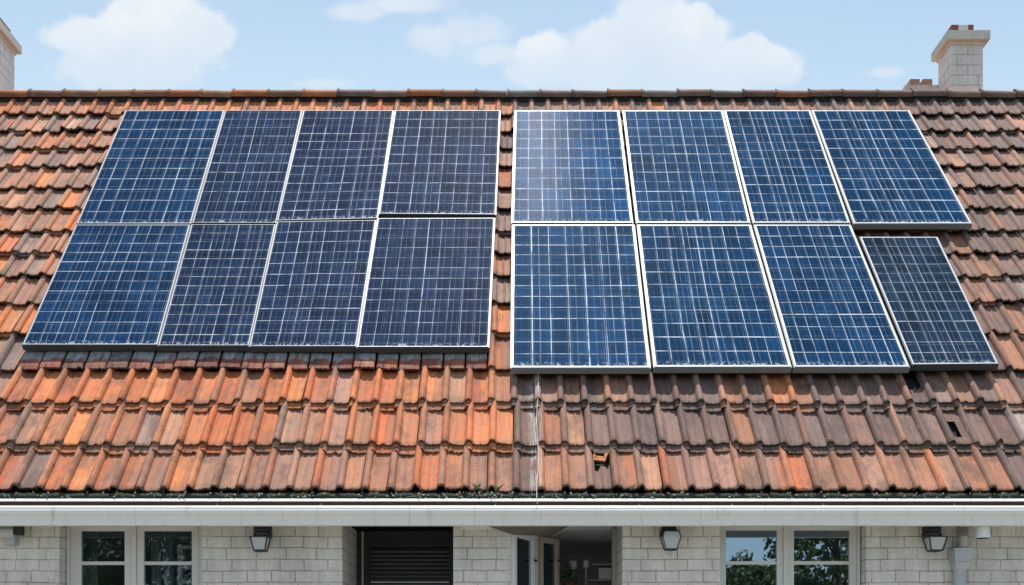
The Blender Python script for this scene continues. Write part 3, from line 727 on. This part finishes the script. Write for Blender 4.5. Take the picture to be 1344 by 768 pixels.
# --- chimneys
def chimney(px0, px1, pside, ytop_cap, ybot_cap, dep, flues, side, sidedepth, cap_over=0.08):
    """square brick stack: front face px0..px1 at distance dep"""
    x0, x1 = wx(px0, dep), wx(px1, dep)
    body = MB(); body.box(x0, x1, dep, dep+sidedepth, RZ-1.6, wz(ybot_cap, dep-cap_over)-0.05); ch = body.build('chimney', M_CHIM, house)
    z0, z1 = wz(ybot_cap, dep-cap_over)-0.05, wz(ytop_cap, dep-cap_over)
    cp = MB(); o = cap_over
    cp.box(x0-o*0.25, x1+o*0.25, dep-o*0.25, dep+sidedepth+o*0.25, z0+.001, z0+0.05)
    b = [(x0-o,dep-o,z0+.051),(x1+o,dep-o,z0+.051),(x1+o,dep+sidedepth+o,z0+.051),(x0-o,dep+sidedepth+o,z0+.051)]
    tt = [(p[0], p[1], z1) for p in b]; cp.hexa(b, tt); cp.build('chimney_cap', M_CEM, ch)
    for (a, b_, yt, da, db, mat) in flues:
        f = MB(); f.box(wx(a, dep), wx(b_, dep), dep+da, dep+db, z1+.001, wz(yt, dep)); f.build('flue', mat, ch)
    return ch
dC = RY+1.1
M_RED = simple('red_crown_tile', (0.24, 0.075, 0.06, 1), 0.8, 0.3, 20)
chimney(1248, 1290, 1232, 39.5, 51, dC, [(1249, 1258, 32.3, 0.004, 0.48, M_RED), (1258.3, 1271, 32.6, 0.006, 0.47, M_CEM), (1271.3, 1278, 32.3, 0.004, 0.48, M_RED)], 1, 0.5)
chimney(-52, -8, 20, 20, 31, dC, [(-46, -10, 10, 0.05, 0.62, M_RED)], -1, 0.70)
low = MB(); dl = dC+0.5; low.box(wx(1188, dl), wx(1236, dl), dl, dl+0.5, RZ-1.8, wz(111.5, dl)); lc = low.build('chimney', M_CEM, house)
for a, b in ((1196, 1208.5), (1212.5, 1225)):
    f = MB(); f.box(wx(a, dl), wx(b, dl), dl+0.04, dl+0.34, wz(111.5, dl)+.001, wz(102, dl)); f.build('flue', M_TAN, lc)

# ------------------------------------------------------------------ solar panels
M_CELLS = {}
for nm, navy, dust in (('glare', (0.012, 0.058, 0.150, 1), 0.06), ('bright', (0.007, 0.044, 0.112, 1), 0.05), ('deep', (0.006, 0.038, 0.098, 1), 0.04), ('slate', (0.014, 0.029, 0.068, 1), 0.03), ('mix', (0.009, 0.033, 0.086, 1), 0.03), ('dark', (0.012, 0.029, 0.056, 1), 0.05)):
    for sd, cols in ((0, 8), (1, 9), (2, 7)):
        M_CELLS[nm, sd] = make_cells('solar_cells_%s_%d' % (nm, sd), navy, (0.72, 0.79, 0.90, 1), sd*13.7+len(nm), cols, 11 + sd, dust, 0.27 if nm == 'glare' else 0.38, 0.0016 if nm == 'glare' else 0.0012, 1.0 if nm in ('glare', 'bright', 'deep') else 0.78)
def panel(quad, style, sd, fw, side_mat, label, group):
    HP, PT = (0.105, 0.060) if 'left array' in group else (0.125, 0.066)   # clearance of the face, frame depth
    """quad: photo corners TL, TR, BR, BL lying on the plane of the array"""
    TL, TR, BR, BL = [on_roof(px, py, HP) for px, py in quad]
    ctr = (TL+TR+BR+BL)/4 - NRM*(PT+0.06)
    root = thing('solar_panel', ctr, label, 'solar panel', group)
    lerp2 = lambda u, v: (BL.lerp(BR, u)).lerp(TL.lerp(TR, u), v)
    wdt = (BR-BL).length; hgt = (TL-BL).length; fu = fw/wdt; fv = fw/hgt
    O = [lerp2(0,0), lerp2(1,0), lerp2(1,1), lerp2(0,1)]; I = [lerp2(fu,fv), lerp2(1-fu,fv), lerp2(1-fu,1-fv), lerp2(fu,1-fv)]
    m = MB(); dn = NRM*PT
    for k in range(4):
        a, b, c, d = O[k], O[(k+1) % 4], I[(k+1) % 4], I[k]
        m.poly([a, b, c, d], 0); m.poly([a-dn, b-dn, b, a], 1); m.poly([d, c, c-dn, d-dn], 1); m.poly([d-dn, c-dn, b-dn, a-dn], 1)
    # dark strip round the frame paints in the shadow gaps between panels
    W2 = [lerp2(-0.011/wdt, -0.011/hgt), lerp2(1+0.011/wdt, -0.011/hgt), lerp2(1+0.011/wdt, 1+0.011/hgt), lerp2(-0.011/wdt, 1+0.011/hgt)]
    d2 = NRM*0.006
    for k in range(4):
        a, b, c, d = W2[k]-d2, W2[(k+1) % 4]-d2, O[(k+1) % 4]-d2, O[k]-d2
        m.poly([a, b, c, d], 2); m.poly([a-dn, b-dn, b, a], 2)
    m.build('frame', [M_ALU if side_mat is M_ALUSHADE else M_ALUDULL, side_mat, M_ALUDARKSHADE if side_mat is M_ALUDARKSHADE else M_ALUSHADE], root)
    gl = MB(); rec = NRM*0.003; tk = NRM*0.012
    i = [gl.vert(p-rec) for p in I]
    for q, uv in zip(i, ((0,0),(1,0),(1,1),(0,1))): gl.uv[q] = uv
    gl.face(i, 0); j = [gl.vert(p-rec-tk) for p in I]; gl.face(j[::-1], 1)
    gl.build('glass', [M_CELLS[style, sd], M_BACK], root)
    for v in (0.2, 0.78):
        r = MB(); a, b = lerp2(0.0, v), lerp2(1.0, v); dx = (b-a).normalized(); hw = UPV*0.02
        base = -NRM*(PT+0.075); top = -NRM*(PT+0.002)
        r.hexa([a-hw+base, b-hw+base, b+hw+base, a+hw+base], [a-hw+top, b-hw+top, b+hw+top, a+hw+top]); r.build('mounting_rail', M_RAIL, root)
    return root
GL, GR = 'slate blue solar panels of the left array', 'bright blue solar panels of the right array'
PANELS = [
 ([(165,145),(294,145),(250,293),(101,293)], 'mix', 0, .011, M_ALUDARKSHADE, 'dark blue solar panel at the top outer corner of the left array beside bare tiles', GL),
 ([(296,145),(396,145),(362,292),(253,292)], 'slate', 1, .007, M_ALUDARKSHADE, 'narrow greyish solar panel second from the left in the upper row of the left array', GL),
 ([(399,145),(516,145),(495,286),(364,289)], 'slate', 2, .007, M_ALUDARKSHADE, 'slate solar panel third from the left in the upper row of the left array', GL),
 ([(519,145),(656,145),(650,281),(498,280)], 'slate', 0, .007, M_ALUDARKSHADE, 'square looking slate solar panel at the top inner corner of the left array', GL),
 ([(100,295),(249,295),(206,452),(30,452)], 'mix', 1, .011, M_ALUDARKSHADE, 'navy solar panel at the bottom outer corner of the left array', GL),
 ([(252,294.5),(361,294.5),(326,453),(208,453)], 'slate', 2, .007, M_ALUDARKSHADE, 'narrow slate solar panel second from the left in the lower row of the left array', GL),
 ([(364,291),(493,289),(467,454),(328,454)], 'slate', 0, .007, M_ALUDARKSHADE, 'slate solar panel third from the left in the lower row of the left array', GL),
 ([(496,286.5),(649,286),(641,455),(469,455)], 'slate', 1, .011, M_ALUDARKSHADE, 'wide slate solar panel at the bottom inner corner of the left array', GL),
 ([(676,145),(812,145),(830,292),(672,292)], 'glare', 0, .019, M_ALUSHADE, 'pale blue solar panel with sun glare, top inner corner of the right array', GR),
 ([(818,145),(948,145),(984,292),(836,292)], 'bright', 1, .018, M_ALUSHADE, 'blue solar panel second from the left in the upper row of the right array', GR),
 ([(951,145),(1063,145),(1115,292),(989,292)], 'deep', 2, .017, M_ALUSHADE, 'blue solar panel third from the left in the upper row of the right array', GR),
 ([(1066,145),(1193,145),(1275,293),(1121,293)], 'deep', 0, .017, M_ALUSHADE, 'blue solar panel at the top outer corner of the right array overhanging the dark one', GR),
 ([(673,295),(832,295),(853,482),(671,482)], 'bright', 2, .021, M_ALUSHADE, 'white framed blue solar panel at the bottom inner corner of the right array', GR),
 ([(837,295),(985,295),(1038,481),(859,481)], 'deep', 0, .021, M_ALUSHADE, 'streaky blue solar panel second from the left in the lower row of the right array', GR),
 ([(990,295),(1116,295),(1193,481),(1043,481)], 'deep', 1, .019, M_ALUSHADE, 'blue solar panel third from the left in the lower row beside the dark one', GR),
 ([(1129,311),(1230,311),(1310,477),(1198,478)], 'dark', 2, .016, M_ALUDARKSHADE, 'smaller dark grey solar panel set low at the bottom outer corner of the right array', GR),
]
for p in PANELS: panel(*p)

# cable and weeds
cb = MB(); pts = []
for i in range(24):
    y = 478 + (655-478)*i/23; pts.append(on_roof(705.5+2.0*math.sin(i*0.5)*0.5, y, 0.050))
pts.append(pts[-1]+Vector((0.004, -0.03, -0.05)))
cb.tube(pts, 0.0030, 6); tag(cb.build('cable', M_CABLE), 'thin white cable running down the tiles from the right array to the gutter', 'cable')
def weed(px, py, n, hgt, label):
    base = on_roof(px, py, 0.0); m = MB(); rg = random.Random(px)
    for k in range(n):
        a = rg.uniform(0, math.tau); d = Vector((math.cos(a), math.sin(a)-0.3, rg.uniform(1.2, 2.4))).normalized(); l = hgt*rg.uniform(0.5, 1.0); sd_ = d.orthogonal().normalized()*l*0.07
        mid = base+d*l*0.5+Vector((0,0,0.0)); tip = base+d*l+Vector((math.cos(a), math.sin(a), -0.3))*l*0.25
        m.poly([base-sd_*0.3, base+sd_*0.3, mid+sd_, mid-sd_]); m.poly([mid-sd_, mid+sd_, tip])
    return tag(m.build('weed', M_WEED, origin=base), label, 'weed', 'weeds sprouting at the eaves')
weed(626, 643, 40, 0.085, 'grey green weed sprouting at the eaves below orange tiles, left of its neighbour')
weed(655, 643, 30, 0.075, 'small green weed sprouting at the eaves just left of the white cable')
weed(828, 644, 22, 0.09, 'thin weed sprouting at the eaves to the right of the broken tile')

# ------------------------------------------------------------------ wall lanterns
def lantern(px, hood, glass, label, style):
    """hood, glass: photo boxes (x0, y0, x1, y1); the lamp hangs on a bracket off the brick"""
    yl = DW-0.12; A = lambda p: wx(p, yl); B = lambda p: wz(p, yl)
    root = thing('wall_lantern', (A((glass[0]+glass[2])/2), yl, B(glass[3])), label, 'wall lantern', 'wall lanterns under the eaves')
    gx0, gx1 = A(glass[0]), A(glass[2]); gt_, gb_ = B(glass[1]), B(glass[3]); c = (gx0+gx1)/2; w1 = (gx1-gx0)/2; w0 = w1*(0.64 if style != 1 else 0.62)
    m = MB(); br = MB()
    br.box(c-0.045, c+0.045, DW-0.022, DW-0.001, gt_-0.03, gt_+0.085); br.tube([(c, DW-0.02, gt_+0.055), (c, yl+0.03, gt_+0.075), (c, yl, gt_+0.03)], 0.013, 8)
    br.build('bracket', M_BLACK, root)
    h0, h1 = A(hood[0]), A(hood[2]); ht, hb_ = B(hood[1]), B(hood[3]); hd = MB()
    cx = (h0+h1)/2; wd = (h1-h0)/2; dd = min(wd, 0.085)
    if style == 1:
        hd.hexa([(h0,yl-dd,hb_),(h1,yl-dd,hb_),(h1,yl+dd,hb_),(h0,yl+dd,hb_)], [(h0+.02,yl-dd*.7,ht),(h1-.02,yl-dd*.7,ht),(h1-.02,yl+dd*.7,ht),(h0+.02,yl+dd*.7,ht)])
        hd.box(h0-0.004, h0+0.012, yl-0.01, yl+0.03, hb_-0.045, hb_-0.001)
    else:
        # round crowned hood with two rolled tiers
        n = 18; ringz = [(hb_-0.004, 0.86), (hb_+0.012, 1.0), (hb_+(ht-hb_)*0.35, 0.96), (hb_+(ht-hb_)*0.45, 0.84), (hb_+(ht-hb_)*0.55, 0.95), (ht-0.02, 0.9), (ht, 0.68)]
        rs = []
        for (zz, k) in ringz: rs.append([hd.vert((cx+math.cos(q*math.tau/n)*wd*k, yl+math.sin(q*math.tau/n)*dd*k, zz)) for q in range(n)])
        for a, b in zip(rs, rs[1:]):
            for q in range(n): hd.face((a[q], a[(q+1) % n], b[(q+1) % n], b[q]))
        hd.face(rs[0][::-1]); hd.face(rs[-1])
    hd.build('hood', M_BLACK, root)
    def ring(z, k): return [(c-k, yl-k, z), (c+k, yl-k, z), (c+k, yl+k, z), (c-k, yl+k, z)]
    gm = MB()
    if style == 1:
        zm = gt_+(gb_-gt_)*0.35
        gm.hexa(ring(zm, w1*0.95), ring(gt_, w1*0.78)); gm.hexa(ring(gb_+.004, w0*0.95), ring(zm-.0005, w1*0.95))
    else: gm.hexa(ring(gb_+.004, w0*0.94), ring(gt_-.001, w1*0.94))
    gm.build('glass', M_LGLASS, root)
    cg = MB(); lo, hi = ring(gb_, w0), ring(gt_, w1)
    if style == 1:
        mid = ring(gt_+(gb_-gt_)*0.35, w1); hi = ring(gt_, w1*0.82)
        for k in range(4): cg.tube([lo[k], mid[k], hi[k]], 0.0045, 6)
    else:
        for k in range(4): cg.tube([lo[k], hi[k]], 0.0065, 6)
    for k in range(4):
        cg.tube([lo[k], lo[(k+1) % 4]], 0.0065, 6); cg.tube([hi[k], hi[(k+1) % 4]], 0.005, 6)
    cg.tube([(c, yl, gb_+0.002), (c, yl, gb_-0.018)], [0.012, 0.004], 8)
    cg.build('cage', M_BLACK, root)
lantern(343, (332, 689, 358, 705.5), (330.5, 705.5, 353, 723), 'black hooded wall lantern on white brick between the left window and the dark door', 0)
lantern(879, (866.5, 690, 888, 698), (868.5, 698, 892, 721.5), 'wall lantern with large frosted glass and small black cap left of the right window', 1)
lantern(1224, (1209.5, 689, 1236, 705.5), (1215.5, 705.5, 1239, 723), 'black hooded wall lantern on white brick next to the downpipe', 0)
# cropped floodlight at the far left
yl = DW-0.10; fx = lambda p: wx(p, yl); fz = lambda p: wz(p, yl)
fl = thing('floodlight', (fx(10), yl, fz(706)), 'grey floodlight with a black end cap on the brick at the left border', 'floodlight')
m = MB(); zc = fz(698); m.tube([(fx(-14), yl, zc), (fx(20), yl, zc)], [0.062, 0.058], 18); m.tube([(fx(-14), yl, zc), (fx(-9), yl, zc)], 0.068, 18); m.build('lamp_body', M_LEAD, fl)
m = MB(); m.box(fx(20)+.001, fx(29), yl-0.05, yl+0.05, fz(702.5), fz(690.5)); m.build('end_cap', M_BLACK, fl)
m = MB(); m.box(fx(5), fx(17), yl+0.02, DW-.001, fz(714), fz(703)); m.box(fx(3), fx(19), DW-0.02, DW-.001, fz(716), fz(690)); m.build('bracket', M_LEAD, fl)
# white batten under the eaves left of the folding door
bt = MB(); ybt = D+0.11; bt.hexa([(wx(606,ybt),ybt,wz(694.5,ybt)),(wx(646,ybt),ybt,wz(694,ybt)),(wx(646,ybt),ybt+.06,wz(694,ybt)),(wx(618,ybt),ybt+.06,wz(694.5,ybt))], [(wx(606,ybt),ybt,ZT-.002),(wx(646,ybt),ybt,ZT-.002),(wx(646,ybt),ybt+.06,ZT-.002),(wx(618,ybt),ybt+.06,ZT-.002)])
tag(bt.build('batten_light', M_PVC), 'white batten light fixed under the eaves left of the folding glazed door', 'light fitting')

# ------------------------------------------------------------------ things inside
def curtain(px0, px1, dep, label, amp=0.025):
    m = MB(); N = 60; a, b = wx(px0, dep), wx(px1, dep); prev = None; rg = random.Random(int(px0))
    for i in range(N+1):
        x = a+(b-a)*i/N; y = dep + amp*math.sin(i*1.05+0.5*math.sin(i*.3))
        row = [m.vert((x, y, 0.15)), m.vert((x, y, ZT-0.03)), m.vert((x, y+0.004, ZT-0.03)), m.vert((x, y+0.004, 0.15))]
        if prev:
            for q in range(4): m.face((prev[q], row[q], row[(q+1) % 4], prev[(q+1) % 4]))
        prev = row
    return tag(m.build('curtain', M_CURTAIN, smooth=True), label, 'curtain', 'curtains behind the left window')
curtain(199, 212, DW+0.42, 'pale drawn curtain at the middle of the right hand pane of the left window')
curtain(216, 228, DW+0.42, 'narrow pale curtain nearest the white cabinet in the left window')
curtain(104, 128, DW+0.50, 'dim curtain behind the left hand pane of the left window')
cbn = thing('cabinet', (wx(246, DW+0.5), DW+0.5, 0.1), 'white open shelf cabinet standing behind the right pane of the left window', 'cabinet')
m = MB(); yc = DW+0.45; xl, xr = wx(233, yc), wx(275, yc); zt = wz(715, yc)
m.box(xl, xl+0.05, yc, yc+0.35, 0.1, zt); m.box(xr-0.05, xr, yc, yc+0.35, 0.1, zt); m.box(xl+.051, xr-.051, yc+0.32, yc+0.35, 0.1, zt); m.build('carcass', M_FURN, cbn)
for z in (wz(716, yc), wz(742, yc), wz(762, yc), 1.7, 1.2, 0.6):
    m = MB(); m.box(xl+.052, xr-.052, yc, yc+0.318, z-0.03, z); m.build('shelf', M_FURN, cbn)
# shelf unit, plant and lamps in the middle room
ys = DW+1.45
shu = thing('shelf_unit', (wx(775, ys), ys, 0.1), 'dark tall shelf unit in the room behind the folding glazed door', 'shelf unit')
m = MB(); xl, xr = wx(726, ys), wx(812, ys)
for x in (xl, xr-0.04): m.box(x, x+0.04, ys, ys+0.3, 0.1, wz(737, ys))
m.build('upright', M_WOOD, shu)
ZS = wz(776, ys)
for z in (ZS, 1.8, 1.3, 0.8, 0.3):
    m = MB(); m.box(xl+.041, xr-.041, ys, ys+0.3, z-0.03, z); m.build('shelf', M_WOOD, shu)
M_GSH = simple('grey_shelf', (0.35, 0.33, 0.30, 1), 0.6)
m = MB(); m.box(wx(770, ys), xr-.041, ys+0.06, ys+0.3, wz(760, ys)-0.018, wz(760, ys)); m.build('shelf', M_GSH, shu)
m = MB(); m.box(wx(778, ys), xr-.041, ys+0.1, ys+0.3, wz(741.5, ys), wz(738.5, ys)); m.build('shelf', M_GSH, shu)
def lamp(px, y0, y1, hw, label):
    yy_ = ys+0.12; r = hw*yy_/F; c = (wx(px, yy_), yy_); root = thing('table_lamp', (c[0], c[1], ZS), label, 'table lamp', 'small lamps on the shelf unit')
    m = MB(); m.tube([(c[0], c[1], wz(y1, yy_)), (c[0], c[1], wz(y0, yy_))], [r, r*0.88], 18); m.build('lamp_shade', M_LAMP, root)
    m = MB(); m.tube([(c[0], c[1], ZS+.001), (c[0], c[1], ZS+0.02), (c[0], c[1], ZS+0.03), (c[0], c[1], wz(y1, yy_)+.002)], [0.04, 0.04, 0.01, 0.008], 12); m.build('lamp_base', M_FURN, root)
lamp(752, 736.5, 747.5, 5.2, 'bright white table lamp shade above the green pot plant behind the folding door')
lamp(769, 735.5, 745, 3.6, 'dimmer narrow table lamp to the right of the brighter one behind the folding door')
bx = MB(); bx.box(wx(786.5, ys), wx(803, ys), ys+0.07, ys+0.28, wz(760, ys)+.001, wz(745.5, ys)); bx.box(wx(786, ys), wx(803.5, ys), ys+0.065, ys+0.285, wz(747, ys), wz(745, ys))
tag(bx.build('storage_box', M_FURN), 'white storage box on the small shelf at the right of the room', 'box')
pl = thing('potted_plant', (wx(748, ys), ys+0.13, ZS), 'leafy green pot plant on the dark shelf unit behind the folding door', 'plant')
m = MB(); px_, py_ = wx(748, ys), ys+0.13; m.tube([(px_, py_, ZS+.001), (px_, py_, ZS+0.10)], [0.05, 0.07], 16); m.build('pot', M_EARTH, pl)
m = MB(); rg = random.Random(3)
for k in range(230):
    a = rg.uniform(0, math.tau); r = rg.uniform(0.01, 0.15)*(1 if rg.random() < .8 else 1.25); z = ZS+0.09+rg.uniform(0.0, 0.17)*(1.15-r*3)
    c = Vector((px_+math.cos(a)*r, py_+math.sin(a)*r*0.8, z)); d = Vector((math.cos(a), math.sin(a), rg.uniform(-0.2, 0.9))).normalized(); s = d.cross(Vector((0,0,1))).normalized(); l = rg.uniform(0.03, 0.06)
    m.poly([c, c+d*l*0.5+s*l*0.3, c+d*l, c+d*l*0.5-s*l*0.3])
m.build('leaves', M_PLANT, pl)

# ------------------------------------------------------------------ trees across the garden (seen mirrored in the panes)
def tree(x, y, h, spread, seed, label):
    rg = random.Random(seed); root = thing('tree', (x, y, 0), label, 'tree', 'garden trees facing the house')
    t = MB(); top = Vector((x+rg.uniform(-.3,.3), y, h*0.8)); t.tube([(x,y,0), Vector((x,y,0)).lerp(top, 0.5)+Vector((rg.uniform(-.15,.15),0,0)), top], [0.2, 0.13, 0.04], 8)
    clumps = []
    for k in range(44):
        a = rg.uniform(0, math.tau); f = rg.uniform(0.12, 1.0); rr = spread*math.sqrt(rg.random())*(0.35+0.75*math.sin(math.pi*min(f*0.85+0.1, 1)))
        c = Vector((x+math.cos(a)*rr, y+math.sin(a)*rr, h*(0.08+0.88*f))); clumps.append((c, rg.uniform(0.4, 0.8)*spread*0.42))
        if k % 2 == 0: b = Vector((x,y,0)).lerp(top, min(f, 0.95)*0.85); t.tube([b, b.lerp(c, 0.5)+Vector((0,0,0.1)), c], [0.06, 0.04, 0.015], 5)
    t.build('trunk', M_BARK, root)
    m = MB()
    for (c, r) in clumps:
        for q in range(290):
            d = Vector((rg.gauss(0,1), rg.gauss(0,1), rg.gauss(0,0.8))).normalized()*r*rg.random()**0.45; p = c+d; n = Vector((rg.gauss(0,1), rg.gauss(0,1), rg.gauss(0,1))).normalized(); a = n.orthogonal().normalized(); b = n.cross(a); s = rg.uniform(0.05, 0.11)
            m.poly([p-a*s, p-b*s*0.6, p+a*s, p+b*s*0.6])
    m.build('crown', M_LEAF, root)
TY = -22
for (x, h, sp, sd_, lb) in ((7.0, 10.5, 2.0, 1, 'tall tree across the garden at the left of the reflection in the right window'), (9.4, 5.2, 1.9, 2, 'low bushy tree across the garden under the mirrored patch of sky'),
                            (12.6, 10.5, 2.4, 3, 'broad tree across the garden filling the mirrored right hand pane'), (16.5, 8.0, 2.2, 4, 'tree across the garden beyond the right end of the house'),
                            (-12.6, 11.0, 3.0, 5, 'broad dark tree across the garden facing the left window'), (-17.0, 11.0, 3.0, 6, 'dark tree across the garden facing the far left end of the house')):
    tree(x, TY + (sd_ % 3)*0.8, h, sp, sd_, lb)

# far-off wood closing the garden
m = MB(); rg = random.Random(11)
for k in range(30000):
    x = rg.uniform(-34, 34); y = -31+rg.uniform(-2, 2); hmax = (9.5 if x < -9 else 9.0 if x > 12 else 5.6)+1.0*mnoise.noise((x*0.35, 1, 0))+0.5*mnoise.noise((x*1.3, 5, 0))
    p = Vector((x, y, hmax*rg.random()**0.7)); n = Vector((rg.gauss(0,1), rg.gauss(0,1)+1.0, rg.gauss(0,1))).normalized(); a = n.orthogonal().normalized(); b = n.cross(a); q = rg.uniform(0.10, 0.24)
    m.poly([p-a*q, p-b*q*0.6, p+a*q, p+b*q*0.6])
tag(m.build('distant_wood', M_LEAF), 'dark wood closing the far side of the garden', 'wood', kind='stuff')
